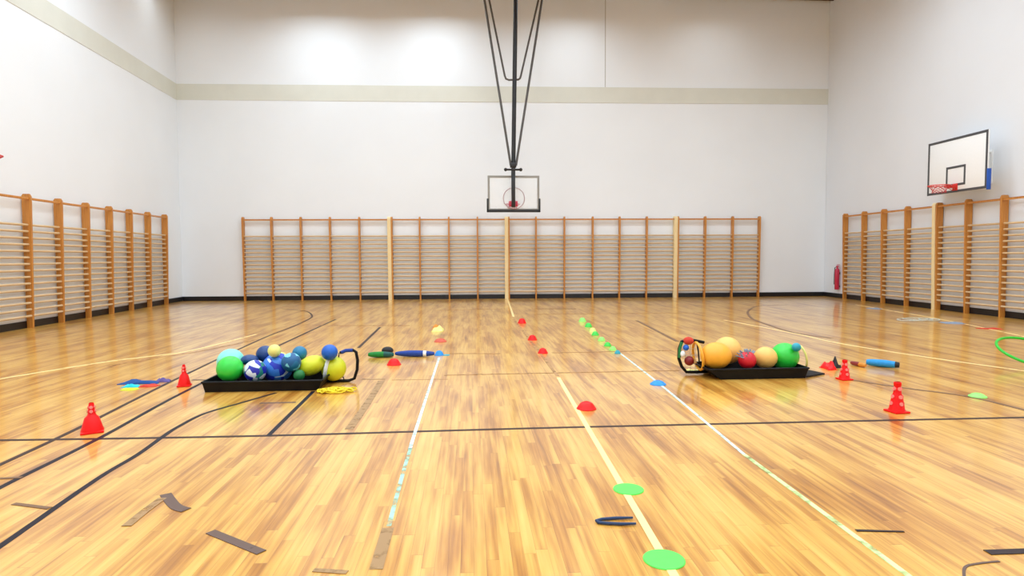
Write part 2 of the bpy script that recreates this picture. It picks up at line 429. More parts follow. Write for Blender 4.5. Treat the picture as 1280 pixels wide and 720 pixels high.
line([(263, 665), (327, 691)], .05, 'l_tape', 'tape_mark')
line([(392, 713), (434, 716)], .03, 'l_tapel', 'tape_mark')
line([(1070, 663.5), (1130, 665)], .022, 'l_blacktape', 'tape_mark', w2=.012)
line([(1234, 691), (1290, 689)], .045, 'l_blacktape', 'tape_mark')

# ------------------------------------------------------------------ wall bars
HB = 2.6
RZ = [.24+.1275*k for k in range(15)]
def wallbars(posts, label, name_m_rung='rung', pale=()):
    """posts: list of (point on the wall base, material) ; built along the wall direction, posts stand out from the wall"""
    P = [Vector((p[0], p[1], 0)) for p in posts]
    d = (P[-1]-P[0]).normalized(); n = Vector((d.y, -d.x, 0))
    if n.dot(Vector((1.5, 8, 0))-P[0]) < 0: n = -n
    rz = math.atan2(d.y, d.x)
    side = 1 if n.dot(Vector((-d.y, d.x, 0))) > 0 else -1   # +1: posts stand out along local +y
    o = thing('wall_bars', label, 'wall bars', P[0], rz, 'wooden wall bars along the gym walls')
    xs = [(p-P[0]).dot(d) for p in P]
    for i, x in enumerate(xs):
        w = .055 if i in pale else .022
        m = MB(); b = m.b
        prof = [(.025, 0), (.135, 0), (.155, .8), (.175, 1.7), (.19, HB-.15), (.19, HB-.02), (.16, HB+.03), (.05, HB+.03), (.025, HB-.01)]
        A = [b.verts.new((x-w, side*q, z)) for q, z in prof]; B = [b.verts.new((x+w, side*q, z)) for q, z in prof]
        b.faces.new(A); b.faces.new(B[::-1])
        for k in range(len(prof)):
            b.faces.new((A[k], A[(k+1) % len(prof)], B[(k+1) % len(prof)], B[k]))
        pm = 'pale' if i in pale else 'post'
        po = m.build('post', pm, o, smooth=False)
        if pm == 'pale': po['label'] = 'wide pale birch post'
    L0, L1 = xs[0], xs[-1]
    for z in RZ:
        MB().tube([(L0+.0, side*.105, z), (L1, side*.105, z)], .03, 10, flat=.8).build('rung', 'rung', o)
    MB().box(L0, L1, side*.12, side*.165, HB-.085, HB-.04, .008).build('top_rail', 'post', o)
    return o
bx = [303.5, 339.2, 375.8, 412.3, 449, 486.5, 524.5, 561, 596.8, 633, 670, 705.5, 741, 774.6, 808.6, 844.6, 881.6, 916, 949.5]
nB = Vector((-KB, 1, 0)).normalized()
def backp(px):
    P = on_plane(px, 273, Vector((0, YW-.12, 0)), nB); return (P.x, WB(P.x))
g_ = .08
def sh(p, d): return (p[0]+d, p[1]+KB*d)
for a, b_, lab in ((0, 5, 'wooden wall bars on the back wall, leftmost section ending at a pale post'),
                   (5, 9, 'wooden wall bars on the back wall, section just left of the hanging basketball backboard'),
                   (9, 15, 'wooden wall bars on the back wall, long section right of the hanging basketball backboard'),
                   (15, 18, 'wooden wall bars on the back wall, short rightmost section of three bays')):
    pp = [backp(x) for x in bx[a:b_+1]]
    if a: pp[0] = sh(pp[0], g_)
    wallbars(pp, lab, pale=(len(pp)-1,) if b_ < 18 else ())
nL = Vector((1, -KL*-1, 0)); 
LBx = [(207, 340), (186, 340), (163, 340), (138, 340), (109, 340), (75, 340), (36, 340)]
RBx = [(1056, 340), (1079.5, 340), (1104, 340), (1133.5, 340), (1169.5, 340), (1209, 340), (1253.5, 340)]
def leftp(px, py=325):
    p0 = Vector((WL(10)+.10, 10, 0)); d = Vector((WL(20)-WL(10), 10, 0)).normalized()
    P = on_plane(px, py, p0, Vector((d.y, -d.x, 0))); return (WL(P.y), P.y)
def rightp(px, py=325):
    p0 = Vector((WR(10)-.10, 10, 0)); d = Vector((WR(20)-WR(10), 10, 0)).normalized()
    P = on_plane(px, py, p0, Vector((d.y, -d.x, 0))); return (WR(P.y), P.y)
lp = [leftp(x) for x, _ in LBx]
st = (lp[-1][1]-lp[0][1])/6
for k in (1, 2, 3): y = lp[6][1]+st*k; lp.append((WL(y), y))
wallbars(lp, 'long wooden wall bars along the left wall beneath the left edge hoop')
rp = [rightp(x) for x, _ in RBx]
wallbars(rp[:5], 'wooden wall bars on the right wall, far section beside the fire extinguisher', pale=(4,))
st = (rp[-1][1]-rp[0][1])/6
r2 = [(WR(rp[4][1]-.09), rp[4][1]-.09)]+rp[5:]
for k in (1, 2, 3): y = rp[6][1]+st*k; r2.append((WR(y), y))
wallbars(r2, 'wooden wall bars on the right wall, near section under the white backboard')
print('LEFT', [round(p[1], 2) for p in lp]); print('RIGHT', [round(p[1], 2) for p in rp])

# ------------------------------------------------------------------ basketball goals
def ring_pts(c, r, n=40, tilt=None):
    P = []
    for k in range(n):
        a = 2*math.pi*k/n; v = Vector((math.cos(a)*r, math.sin(a)*r, 0))
        if tilt: v = tilt @ v
        P.append(Vector(c)+v)
    return P
def net(parent, c, r, mat_, hgt=.38, n=10):
    """knotted net: crossing cords between rings that narrow downwards"""
    m = MB(); c = Vector(c); lv = 6
    rad = [r, r*.88, r*.76, r*.66, r*.6, r*.6, r*.62]
    def pt(l, k): a = 2*math.pi*(k+(l % 2)*.5)/n; return c+Vector((rad[l]*math.cos(a), rad[l]*math.sin(a), -hgt*l/lv))
    for l in range(lv):
        for k in range(n):
            m.tube([pt(l, k), pt(l+1, k)], .004, 5)
            m.tube([pt(l, k), pt(l+1, k-1 if l % 2 == 0 else k+1)], .004, 5)
    m.build('net', mat_, parent)
def frame_box(m, x0, x1, z0, z1, w, y0, y1):
    m.box(x0, x1, y0, y1, z0, z0+w); m.box(x0, x1, y0, y1, z1-w, z1)
    m.box(x0, x0+w, y0, y1, z0+w, z1-w); m.box(x1-w, x1, y0, y1, z0+w, z1-w)
def wall_goal(label, depth, bw=1.8, bh=1.05, arm=.15):
    """goal fixed to a side wall; local origin on the wall at the board's bottom middle, faces local -y"""
    o = thing('basketball_goal', label, 'basketball hoop', group='basketball goals on the side walls')
    y = -depth
    MB().box(-bw/2, bw/2, y, y+.035, 0, bh, .004).build('backboard', 'board', o)
    bo = o.children[0]
    m = MB(); frame_box(m, -bw/2, bw/2, 0, bh, .055, y-.004, y+.0); m.build('border_line', 'frame_d', bo, smooth=False)
    m = MB(); frame_box(m, -.295, .295, .15, .60, .05, y-.004, y+.0); m.build('shooting_square', 'frame_d', bo, smooth=False)
    if True:
        m = MB(); m.box(bw/2-.004, bw/2+.03, y-.01, y+.07, -.03, .42, .006)
        p = m.build('edge_padding', 'blue_pad', o); p['label'] = 'blue corner padding'
    m = MB()
    for x in (-.4, .4):
        for z in (.2, .85):
            m.tube([(x, y+.03, z), (x, 0, z)], .025, 8)
        m.tube([(x, y+.03, .85), (x, -.0, .2)], .018, 8)
    m.box(-.62, .62, y+.035, y+.07, .16, .22); m.box(-.62, .62, y+.035, y+.07, .82, .88)
    m.box(-.45, -.35, -.02, 0, .15, .9); m.box(.35, .45, -.02, 0, .15, .9)
    m.build('wall_bracket', 'board', o)
    rc = Vector((0, y-arm-.225, .15))
    m = MB(); m.tube(ring_pts(rc, .225), .011, 8, closed=True)
    m.box(-.06, .06, y-arm-.01, y, .10, .16, .005); m.box(-.075, .075, y-.012, y, .04, .2, .004)
    m.tube([(-.05, y-.01, .05), (-.09, y-.2, .14)], .008, 6); m.tube([(.05, y-.01, .05), (.09, y-.2, .14)], .008, 6)
    r_ = m.build('rim', 'rim', o)
    net(r_, rc, .225, 'net_r', .16, 12)
    return o
DPT = .5
dR = Vector((WR(20)-WR(10), 10, 0)).normalized()
p0 = Vector((WR(10), 10, 0))-Vector((dR.y, -dR.x, 0))*DPT
c4 = [on_plane(x, y, p0, Vector((dR.y, -dR.x, 0))) for x, y in ((1161, 180), (1236, 161.5), (1235, 234), (1159, 246))]
print('board', [tuple(round(v, 2) for v in c) for c in c4])
yc = (c4[0].y+c4[1].y+c4[2].y+c4[3].y)/4
bwR = (c4[0]-c4[1]).length; bhR = ((c4[0].z-c4[3].z)+(c4[1].z-c4[2].z))/2; zb = (c4[2].z+c4[3].z)/2
print('w,h,z', bwR, bhR, zb, yc)
gR = wall_goal('white basketball backboard with red hoop mounted high on the right wall', DPT, bwR, bhR)
gR.location = (WR(yc), yc, zb); gR.rotation_euler.z = math.atan2(dR.y, dR.x)-math.pi
# left goal: only the tip of its ring reaches into the frame
dL = Vector((WL(20)-WL(10), 10, 0)).normalized()
zr = zb+.15; tip = G(4, 195, zr)
P_ = on_plane(4, 195, Vector((WL(10)+DPT+.56, 10, 0)), Vector((dL.y, -dL.x, 0))); print('tip', P_)
gL = wall_goal('basketball hoop on the left wall, only the red rim tip showing at the frame edge', .35, 1.6, 1.05, .3)
gL.location = (WL(P_.y-.18), P_.y-.18, P_.z-.16); gL.rotation_euler.z = math.atan2(dL.y, dL.x)

# hanging goal in the middle, seen from behind its mast
YG = 18.4
def gp(px, py, dy=0): return atY(px, py, YG+dy)
bl, br_, tl = gp(608.5, 264.5), gp(675.5, 264.5), gp(608.5, 219.5)
gx, gz0, gw, gh = (bl.x+br_.x)/2, bl.z, br_.x-bl.x, tl.z-bl.z
print('hang', gx, gz0, gw, gh)
hg = thing('hanging_basketball_goal', 'basketball backboard hung from the ceiling on a tall black mast with V braces', 'basketball hoop', (gx, YG, gz0))
def loc(px, py, dy=0): return gp(px, py, dy)-Vector((gx, YG, gz0))
gm = bpy.data.materials.new('clear_board_glass'); gm.use_nodes = True
bs = gm.node_tree.nodes['Principled BSDF']; bs.inputs['Base Color'].default_value = (.93, .95, .95, 1); bs.inputs['Roughness'].default_value = .05; bs.inputs['Alpha'].default_value = .25
M_['glass'] = gm
MB().box(-gw/2+.03, gw/2-.03, -.006, .006, .03, gh-.03).build('backboard', 'glass', hg, smooth=False)
m = MB(); frame_box(m, -gw/2+.03, gw/2-.03, .03, gh, .06, -.02, .02); m.build('board_frame', 'frame_g', hg, smooth=False)
m = MB(); m.box(-gw/2, gw/2, -.035, .035, -.02, .06, .012)
for s in (-1, 1): m.box(s*gw/2-(.055 if s > 0 else 0), s*gw/2+(.055 if s < 0 else 0), -.035, .035, -.02, .38, .012)
m.build('edge_padding', 'pad', hg)
top = 9.5-gz0
ml = [loc(641, 262, -.12), loc(641.5, 212, -.12)]
zt = ZC-gz0
a_ = loc(644.5, 4, -.12); bo_ = loc(641.5, 215, -.12)
tk = lambda A, B, z: A+(B-A)*((z-A.z)/(B.z-A.z))
m = MB(); m.tube([bo_+Vector((0, 0, -.1)), tk(bo_, a_, zt)], .062, 12); m.build('mast', 'steel', hg)
m = MB(); m.box(bo_.x-.055, bo_.x+.055, -.17, -.075, .12, bo_.z+.05, .01); m.build('lower_mast', 'steel', hg)
m = MB()
for px in (605.5, 677.5):
    q = loc(px, 0, -.12); s0 = loc(638.5 if px < 640 else 645, 207, -.12)
    m.tube([s0, tk(s0, q, zt)], .034, 8)
    b0 = m
    m.build('brace', 'steel2', hg); m = MB()
u = []
i1, i2 = loc(611.5, 0, -.12), loc(673, 0, -.12); j1, j2 = loc(631, 95, -.12), loc(651, 95, -.12)
k1, k2 = loc(636, 100, -.12), loc(648, 99.5, -.12)
m.b.free(); m = MB(); m.tube([tk(j1, i1, zt), j1, loc(632.5, 98.5, -.12), k1, k2, loc(650, 98, -.12), j2, tk(j2, i2, zt)], .028, 8); m.build('inner_brace', 'steel2', hg)
q = loc(641.5, 212, -.16)
m = MB(); m.tube([q+Vector((-.22, 0, 0)), q+Vector((.22, 0, .0))], .03, 10); m.ball(q+Vector((-.22, 0, 0)), .05, seg=12); m.ball(q+Vector((.22, 0, 0)), .05, seg=12)
m.box(q.x-.09, q.x+.09, q.y-.04, q.y+.09, q.z+.06, q.z+.2, .01); m.build('crossbar', 'steel', hg)
q = loc(641.5, 248)
m = MB(); m.tube(ring_pts((q.x+.02, -.03, q.z), .31, 40, Matrix.Rotation(math.pi/2, 3, 'X')), .010, 8, closed=True); m.build('mounting_ring', mat('rosy_grey_ring_steel', (176, 140, 140), .5), hg)
rz_ = loc(641.5, 254).z
m = MB(); rc = Vector((q.x, .15+.225, rz_)); m.tube(ring_pts(rc, .225), .014, 8, closed=True)
m.box(q.x-.09, q.x+.09, .0, .16, rz_-.08, rz_+.03, .01); m.tube([(q.x, 0, rz_+.16), (q.x, .16, rz_+.02)], .018, 8)
m.box(q.x-.13, q.x+.13, -.06, 0, rz_-.1, rz_+.06, .01)
rr = m.build('rim', 'rim_p', hg); net(rr, rc, .225, 'net_r', .16, 12)

# ------------------------------------------------------------------ fire extinguisher
P = on_plane(1046.3, 345, Vector((WR(10)-.09, 10, 0)), Vector((dR.y, -dR.x, 0)))
sc = pxm(P); zb_, zt_ = P.z-17/sc, P.z+15/sc
ex = thing('fire_extinguisher', 'red fire extinguisher hung low on the right wall near the back corner', 'fire extinguisher', (WR(P.y)-.09, P.y, zb_))
hh = zt_-zb_
MB().lathe([(.0, 0), (.055, 0), (.068, .02), (.068, hh*.74), (.055, hh*.8), (.025, hh*.84), (.022, hh*.9)], 24, cap0=False).build('cylinder', 'ext', ex)
m = MB(); m.box(-.025, .025, -.03, .03, hh*.88, hh*.93, .004); m.box(-.012, .012, -.12, .02, hh*.95, hh*.98, .003); m.box(-.012, .012, -.11, .02, hh*.88, hh*.905, .003); m.build('handle', 'ext', ex)
MB().tube([(0, .02, hh*.9), (-.03, .08, hh*.85), (-.04, .085, hh*.6), (-.045, .075, hh*.35), (-.05, .07, hh*.2)], .012, 8).build('hose', 'steel', ex)
m = MB(); m.box(-.02, .085, -.03, .03, hh*.6, hh*.68); m.box(-.02, .085, -.03, .03, hh*.1, hh*.16); m.build('bracket', 'steel', ex)

# ------------------------------------------------------------------ cones
def cone(px, pyb, hpx, wpx, label, squat=False, rz=0, first=[None]):
    P = G(px, pyb); P.z = 0; s = pxm(P)
    H = hpx/s; W = wpx/s
    o = thing('training_cone', label, 'cone', P, rz, 'red training cones')
    m = MB()
    r = W/2*.86
    if squat: prof = [(r*1.05, .012), (r*.98, .03), (r*.66, H*.5), (r*.42, H*.58), (r*.34, H*.66), (r*.24, H*.97), (r*.2, H)]
    else: prof = [(r*.98, .012), (r*.86, H*.12), (r*.60, H*.52), (r*.50, H*.60), (r*.46, H*.62), (r*.36, H*.86), (r*.42, H*.88), (r*.42, H*.99), (r*.34, H)]
    m.lathe(prof, 32, cap0=False, cap1=False)
    m.lathe([(a*.9, b) for a, b in prof], 32, cap0=False, cap1=False)
    m.build('cone_body', 'cone', o)
    MB().box(-W*.44, W*.44, -W*.44, W*.44, 0, .016, .006).build('base', 'cone', o)
    # round perforations, seen as pale discs
    import itertools
    def rad(z):
        for (a, za), (b, zb__) in zip(prof, prof[1:]):
            if za <= z <= zb__: return a+(b-a)*(z-za)/(zb__-za+1e-9)
        return prof[-1][0]
    for zf in ((.30, .52, .78) if not squat else (.72, .86)):
        z = H*zf; R = rad(z)
        for k in range(4):
            an = -math.pi/2+k*math.pi/2-.1; hr = .1*W if not squat else .07*W
            cc = Vector((math.cos(an)*R*.965, math.sin(an)*R*.965, z)); nrm = Vector((math.cos(an), math.sin(an), .25)).normalized()
            ho = MB().tube([cc-nrm*.004, cc+nrm*.006], hr, 14).build('perforation', 'cone_hole', o); ho['label'] = 'pale round hole'
    return o
M_['cone_hole'] = mat('pale_pink_hole_rim', (244, 130, 120), .5)
cone(115.5, 540, 37, 28, 'large red cone alone at far left on the dark line', True, .5)
cone(230.5, 482.5, 27, 17, 'small red cone left of the black tray of blue and green balls', True, .2)
cone(1055.5, 474.5, 25, 17, 'small red cone just right of the tray with orange balls', False, .1)
cone(1121, 515, 38, 24, 'large red cone with pale holes at the right of the court', False, .12)

# ------------------------------------------------------------------ domes and flat discs
def dome(px, pyc, wpx, hpx, m, label, flat=False, group='low marker cones', name='marker_cone', square=False):
    """pyc: image row of the foot of the marker"""
    P = G(px, pyc); P.z = 0; s = pxm(P); R = wpx/s/2; ang = (CH/P.length if P.length else .2)
    H = .006 if flat else max(.02, (hpx/s)*.80-2*R*CH/P.y*.35)
    o = thing(name, label, 'disc cone' if not flat else 'floor marker', P, 0, group)
    if flat:
        mb = MB(); mb.lathe([(R, 0), (R, .004), (R*.96, .007), (R*.5, .009), (.001, .009)], 36, cap0=True, cap1=True)
        mb.build('disc', m, o)
    else:
        mb = MB(); pr = [(R, 0), (R, .006), (R*.93, .012), (R*.80, H*.45), (R*.62, H*.78), (R*.42, H*.95), (R*.28, H)]
        mb.lathe(pr, 32, cap0=False, cap1=False); mb.lathe([(a*.93, max(0, b-.004)) for a, b in pr], 32, cap0=False, cap1=False)
        mb.lathe([(R*.28, H), (R*.26, H-.004), (R*.26*.2, H-.006)], 32, cap0=False, cap1=True)
        mb.build('shell', m, o)
    return o
dome(733, 511, 25, 14, 'dome', 'red marker cone on the yellow line in front of the others')
dome(678.5, 441.5, 13, 9, 'dome', 'red marker cone third from the far wall in the middle row')
dome(665.5, 425, 12, 8.5, 'dome', 'red marker cone second from the far wall in the middle row')
dome(652.5, 404, 11, 8, 'dome', 'red marker cone nearest the far wall bars')
dome(492.5, 456, 18, 11, 'dome', 'red marker cone below the green and blue foam bats')
dome(550.5, 427, 16, 6, 'dome_dull', 'dull red low marker cone behind the blue marker at the white line end')
dome(822.5, 480.5, 20, 8, 'blue', 'bright blue marker disc on the right pale line')
dome(772, 442, 8, 6, 'teal', 'tiny teal marker at the near end of the green marker row')
dome(549, 444, 12, 8, 'blue', 'blue marker cone at the far end of the white line')
dome(558, 444, 9, 4, 'teal', 'pale teal disc touching the blue marker', flat=True)
dome(785.5, 612, 38, 18, 'green', 'green flat disc further up the yellow line', flat=True, group='green floor discs', name='floor_disc')
dome(830, 700, 52, 28, 'green', 'large green flat disc on the yellow line nearest the camera', flat=True, group='green floor discs', name='floor_disc')
dome(1222, 496, 20, 8, 'lgreen', 'light green marker disc by itself right of the cones', group='green floor discs')
rowm = [(728, 402, 'lgreen'), (735.5, 408.5, 'dgreen'), (740.8, 414.5, 'yellowd'), (744, 419, 'dgreen'), (752, 426, 'lgreen'), (759.5, 432.5, 'dgreen'), (766, 437.5, 'lgreen')]
nm = ['light green marker at the far end of the green row', 'mid green marker second from the far end of the row', 'pale yellow marker third along the green row',
      'mid green marker just before the pale yellow one', 'light green marker fifth along the green row', 'mid green marker sixth along the green row', 'light green marker next to the tiny teal one']
for (x, y, mm), lb in zip(rowm, nm):
    dome(x, y, 9.5, 6.5, mm, lb, group='green marker row on the pale line')

# small yellow and orange cone pile near the far white line
P = G(547.5, 413); s = pxm(P)
o = thing('yellow_marker_pile', 'small pale yellow crumpled bib with orange edge beyond the dull red marker', 'bib', P)
def cloth(parent, name, m, c, w, d, h, seed, rot=0):
    rnd = random.Random(seed); mb = MB(); n = 9
    ph = [rnd.uniform(0, 6.28) for _ in range(6)]
    V = []; V2 = []
    for j in range(n):
        row = []; row2 = []
        for i in range(n):
            u_, v_ = i/(n-1)*2-1, j/(n-1)*2-1
            ed = 1+.08*math.sin(ph[0]+3*math.atan2(v_, u_))
            x = u_*w/2*ed; y = v_*d/2*ed
            z = h*max(0.05, (1-max(abs(u_), abs(v_))**2))*(.6+.4*math.sin(ph[1]+u_*4)*math.cos(ph[2]+v_*3))
            X = x*math.cos(rot)-y*math.sin(rot)+c[0]; Y = x*math.sin(rot)+y*math.cos(rot)+c[1]
            row.append(mb.b.verts.new((X, Y, c[2]+.004+z))); row2.append(mb.b.verts.new((X, Y, c[2])))
        V.append(row); V2.append(row2)
    for j in range(n-1):
        for i in range(n-1):
            mb.b.faces.new((V[j][i], V[j][i+1], V[j+1][i+1], V[j+1][i])); mb.b.faces.new((V2[j][i], V2[j+1][i], V2[j+1][i+1], V2[j][i+1]))
    for k in range(n-1):
        mb.b.faces.new((V[0][k], V2[0][k], V2[0][k+1], V[0][k+1])); mb.b.faces.new((V[-1][k], V[-1][k+1], V2[-1][k+1], V2[-1][k]))
        mb.b.faces.new((V[k][0], V[k+1][0], V2[k+1][0], V2[k][0])); mb.b.faces.new((V[k][-1], V2[k][-1], V2[k+1][-1], V[k+1][-1]))
    return mb.build(name, m, parent, ang=60)
o.name = 'crumpled_bib'
cloth(o, 'cloth', 'pyel', (0, 0, 0), 14/s, .45, .1, 3)
p_ = cloth(o, 'edging', 'forange', (-.05, .3, 0), 9/s, .25, .12, 5); p_['label'] = 'orange edge'

# ------------------------------------------------------------------ foam bats, bibs and ropes lying about
def bat(pa, pb, r0, r1, parts, name, label, cat='foam bat', group=None):
    """parts: list of (t0, t1, material, part name); radius swells in the middle"""
    A, B = G(*pa), G(*pb); d = (B-A); Ln = d.length; d.normalize()
    o = thing(name, label, cat, A, math.atan2(d.y, d.x), group)
    def R(t): return r0+(r1-r0)*math.sin(math.pi*min(1, max(0, t)))**.6
    rm = max(r0, r1)
    for t0, t1, m, nme in parts:
        n = 12; mb = MB(); pts = []; rs = []
        for k in range(n+1):
            t = t0+(t1-t0)*k/n; pts.append((t*Ln, 0, rm)); rs.append(R(t))
        mb.tube(pts, rs, 16); mb.build(nme, m, o)
    return o
bat((460.5, 447), (492, 447), .022, .042, [(0, .62, 'fgreen', 'foam_sleeve'), (.62, 1, 'fdgreen', 'handle')], 'foam_bat', 'short green foam bat left of the long blue one', group='foam bats on the floor')
bat((494, 446), (543, 446), .018, .045, [(0, .72, 'fblue', 'foam_sleeve'), (.72, .8, 'fwhite', 'grip_band'), (.8, 1, 'fblue', 'handle')], 'foam_bat', 'long blue foam bat with a white band behind the red marker', group='foam bats on the floor')
q = G(484.5, 443); o = MB().ball((q.x, q.y, .055), .055, (1.5, 1, 1)).build('bean_bag', 'fblack'); tag(o, 'small black bean bag behind the green foam bat', 'bean bag')
bat((1083, 457), (1124, 461), .03, .046, [(0, .88, 'fsky', 'foam_sleeve'), (.88, 1, 'fblack', 'end_cap')], 'foam_bat', 'sky blue foam bat right of the small red cone', group='foam bats on the floor')
bat((1064, 456), (1082, 460), .018, .028, [(0, .6, 'dred', 'foam_sleeve'), (.6, 1, 'forange', 'handle')], 'foam_bat', 'short dark red foam bat with orange end beside the sky blue bat', group='foam bats on the floor')
def clth(px, py, wpx, d, h, m, name, label, cat, seed, rot=0, z=0, group=None):
    P = G(px, py); s = pxm(P)
    o = cloth(None, name, m, (0, 0, 0), wpx/s, d, h, seed, rot); o.location = (P.x, P.y, z); tag(o, label, cat, group); return o
clth(1036, 461, 12, .2, .12, 'cone', 'bean_bag', 'red bean bag just left of the small right red cone', 'bean bag', 8, group='bean bags by the right tray')
clth(1043.5, 459, 9, .16, .15, 'fblack', 'bean_bag', 'black bean bag leaning against the red one', 'bean bag', 9, group='bean bags by the right tray')
# colourful bibs at left
gb = 'folded bibs on the floor at left'
clth(175, 479, 44, .13, .055, 'fnavy', 'sports_bib', 'long navy bib across the back of the bib pile at left', 'bib', 11, .03, group=gb)
clth(203, 477, 18, .1, .05, 'fpurple', 'sports_bib', 'purple bib at the right end of the bib pile', 'bib', 12, .1, group=gb)
clth(164, 483.5, 19, .08, .035, 'fcyan', 'sports_bib', 'cyan bib in front of the navy one', 'bib', 13, 0, group=gb)
clth(162, 487, 18, .08, .02, 'flime', 'sports_bib', 'lime yellow bib at the front of the bib pile', 'bib', 14, .05, group=gb)
clth(186, 483, 22, .08, .03, 'fred', 'sports_bib', 'red bib in the middle of the bib pile', 'bib', 15, .08, group=gb)
# flat bands near the right wall
gb = 'cloths lying along the right wall'
clth(1094, 386, 13, .3, .03, 'fgrey', 'floor_cloth', 'grey blue cloth farthest along the right wall floor', 'cloth', 21, .2, group=gb)
clth(1191, 404, 24, .3, .03, 'fgrey', 'floor_cloth', 'grey blue cloth near the pale coiled rope', 'cloth', 22, -.3, group=gb)
clth(1237, 411, 26, .16, .025, 'fred', 'floor_cloth', 'red cloth strip nearest the green hoop', 'cloth', 23, -.35, group=gb)
line([(1070, 381), (1180, 400), (1300, 425)], .05, 'l_cream')
P = G(1150, 400.5); m = MB(); pts = []
for k in range(90):
    t = k/89; a = t*math.pi*6; r = .14+.1*math.sin(t*9); pts.append((r*1.7*math.cos(a)+.1*math.sin(t*5), r*math.sin(a), .012+.02*abs(math.sin(t*11))))
o = m.tube(pts, .011, 6).build('skipping_rope', 'cord'); o.location = (P.x, P.y, 0); tag(o, 'pale coiled skipping rope on the floor by the right wall bars', 'rope')
# dark blue band loop on the yellow line
A = [G(*p) for p in ((795, 656.5), (776, 657), (757, 656), (748, 655), (745.5, 653), (752, 651), (770, 649.5), (791, 649))]
m = MB(); m.tube([(p.x, p.y, .009) for p in A], [.006, .009, .009, .009, .009, .009, .009, .006], 8, flat=.9)
o = m.build('exercise_band', 'navy'); tag(o, 'dark blue exercise band folded beside the yellow line', 'exercise band')

# green hoop at right edge, propped at a slant
P = G(1326, 462); s = pxm(P); print('hoop', P, s); Rh = .385
hp = MB(); tl_ = Matrix.Rotation(math.radians(21), 3, 'X')
c = Vector((P.x, P.y+Rh*math.cos(math.radians(21)), Rh*math.sin(math.radians(21))+.011))
hp.tube([p-c for p in ring_pts(c, Rh, 56, tl_)], .017, 10, closed=True)
o = hp.build('hula_hoop', 'gtube'); o.location = c; tag(o, 'green hula hoop tilted up at the right edge of the photo', 'hula hoop')

# ------------------------------------------------------------------ ball trays
def tray(x0, x1, y0, y1, hgt, flare_l, flare_r, name, label):
    """open black plastic tray with thick rolled rim"""
    o = thing(name, label, 'tray', ((x0+x1)/2, (y0+y1)/2, 0), 0, 'black ball trays')
    w, d = (x1-x0)/2, (y1-y0)/2; t = .012
    m = MB(); b = m.b
    def rect(xa, xb, ya, yb, z): return [b.verts.new(v) for v in ((xa, ya, z), (xb, ya, z), (xb, yb, z), (xa, yb, z))]
    B0 = rect(-w+flare_l, w-flare_r, -d+.02, d-.02, 0); T0 = rect(-w, w, -d, d, hgt)
    T1 = rect(-w+t, w-t, -d+t, d-t, hgt); B1 = rect(-w+flare_l+t, w-flare_r-t, -d+.02+t, d-.02-t, .015)
    b.faces.new(B0[::-1]); b.faces.new(B1)
    for X, Y in ((B0, T0), (T0, T1), (T1, B1)):
        for k in range(4): b.faces.new((X[k], X[(k+1) % 4], Y[(k+1) % 4], Y[k]))
    m.build('basin', 'tray', o, smooth=False)
    m = MB(); rp_ = [(-w, -d, hgt), (w, -d, hgt), (w, d, hgt), (-w, d, hgt)]
    for k in range(4): m.tube([rp_[k], rp_[(k+1) % 4]], .011, 8)
    m.build('rim', 'tray', o)
    return o
fL = G(253, 491.5); fR = G(396, 488)
TY0 = (fL.y+fR.y)/2; TY1 = TY0+.52
print('tray L', fL, fR)
tz = .105
TL = tray(fL.x-.01, fR.x+.06, TY0, TY1, tz, .02, .05, 'ball_tray', 'long black tray holding blue and green balls, left of court')
ox, oy = TL.location.x, TL.location.y
def lt(px, py, Y): p = atY(px, py, Y); return Vector((p.x-ox, Y-oy, p.z))
FY = TY0+.42
pts = [lt(398, 478, FY), lt(412, 479, FY), lt(436, 477.5, FY), lt(443, 473, FY), lt(446.5, 462, FY), lt(447, 450, FY), lt(445, 440, FY), lt(441, 437.5, FY), lt(432, 438, FY), lt(425, 441, FY)]
for p in pts: p.z = max(p.z, .017)
fr = MB().tube(pts, .017, 10).build('end_frame', 'tray', TL)
pts = [lt(424, 441, FY), lt(423, 450, FY), lt(426, 463, FY), lt(431, 477, FY)]
MB().tube(pts, .006, 6).build('support_wire', 'tray', TL)
m = MB(); m.tube([lt(427, 440.5, FY), lt(432, 438.2, FY), lt(441, 437.8, FY)], .02, 10); p_ = m.build('grip', 'fblue', TL); p_['label'] = 'navy blue grip'

PLACED = []; YRANGE = [(TY0+.12, TY0+.66)]
def ball(px, py, rpx, Y, m, label, sc=(1, 1, 1), rot=None, name='play_ball', group='balls in the left tray', cat='ball', seg=28, zmin=None, yr_='auto'):
    if yr_ == 'auto': yr_ = YRANGE[0]
    best = None; y_lo, y_hi = yr_ or (Y, Y)
    for k in range(41):
        Yk = y_lo+(y_hi-y_lo)*k/40; P = atY(px, py, Yk); r = rpx/pxm(P); fl_ = .018 if zmin is None else zmin
        if P.z-r*sc[2] < fl_: P.z = fl_+r*sc[2]
        pen = abs(Yk-Y)*.15+abs((P-atY(px, py, Yk)).z)*1.5
        for q_, rq in PLACED:
            pen += max(0, (r+rq)*.99-(P-q_).length)*6
        if best is None or pen < best[0]: best = (pen, P.copy(), r)
    _, P, r = best; PLACED.append((P.copy(), r*(sum(sc)/3)))
    o = MB().ball((0, 0, 0), r, sc, seg, rot).build(name, m); o.location = P
    tag(o, label, cat, group); return o
Yf, Ym, Yb = TY0+.17, TY0+.30, TY0+.40
R2 = lambda a: Matrix.Rotation(math.radians(a), 3, 'Y')
gl = 'balls in the left tray'
b0 = ball(287.5, 461, 16, Yf, 'g_ball', 'bright green ball at the left end of the left tray')
ball(288.5, 452.5, 16.5, Yf+.26, 'mint', 'mint coloured ball peeking out behind the bright green ball')
ball(312, 450, 9, Yb+.03, 'navyball', 'flattened navy ball right of the mint ball', (1.2, 1, .75))
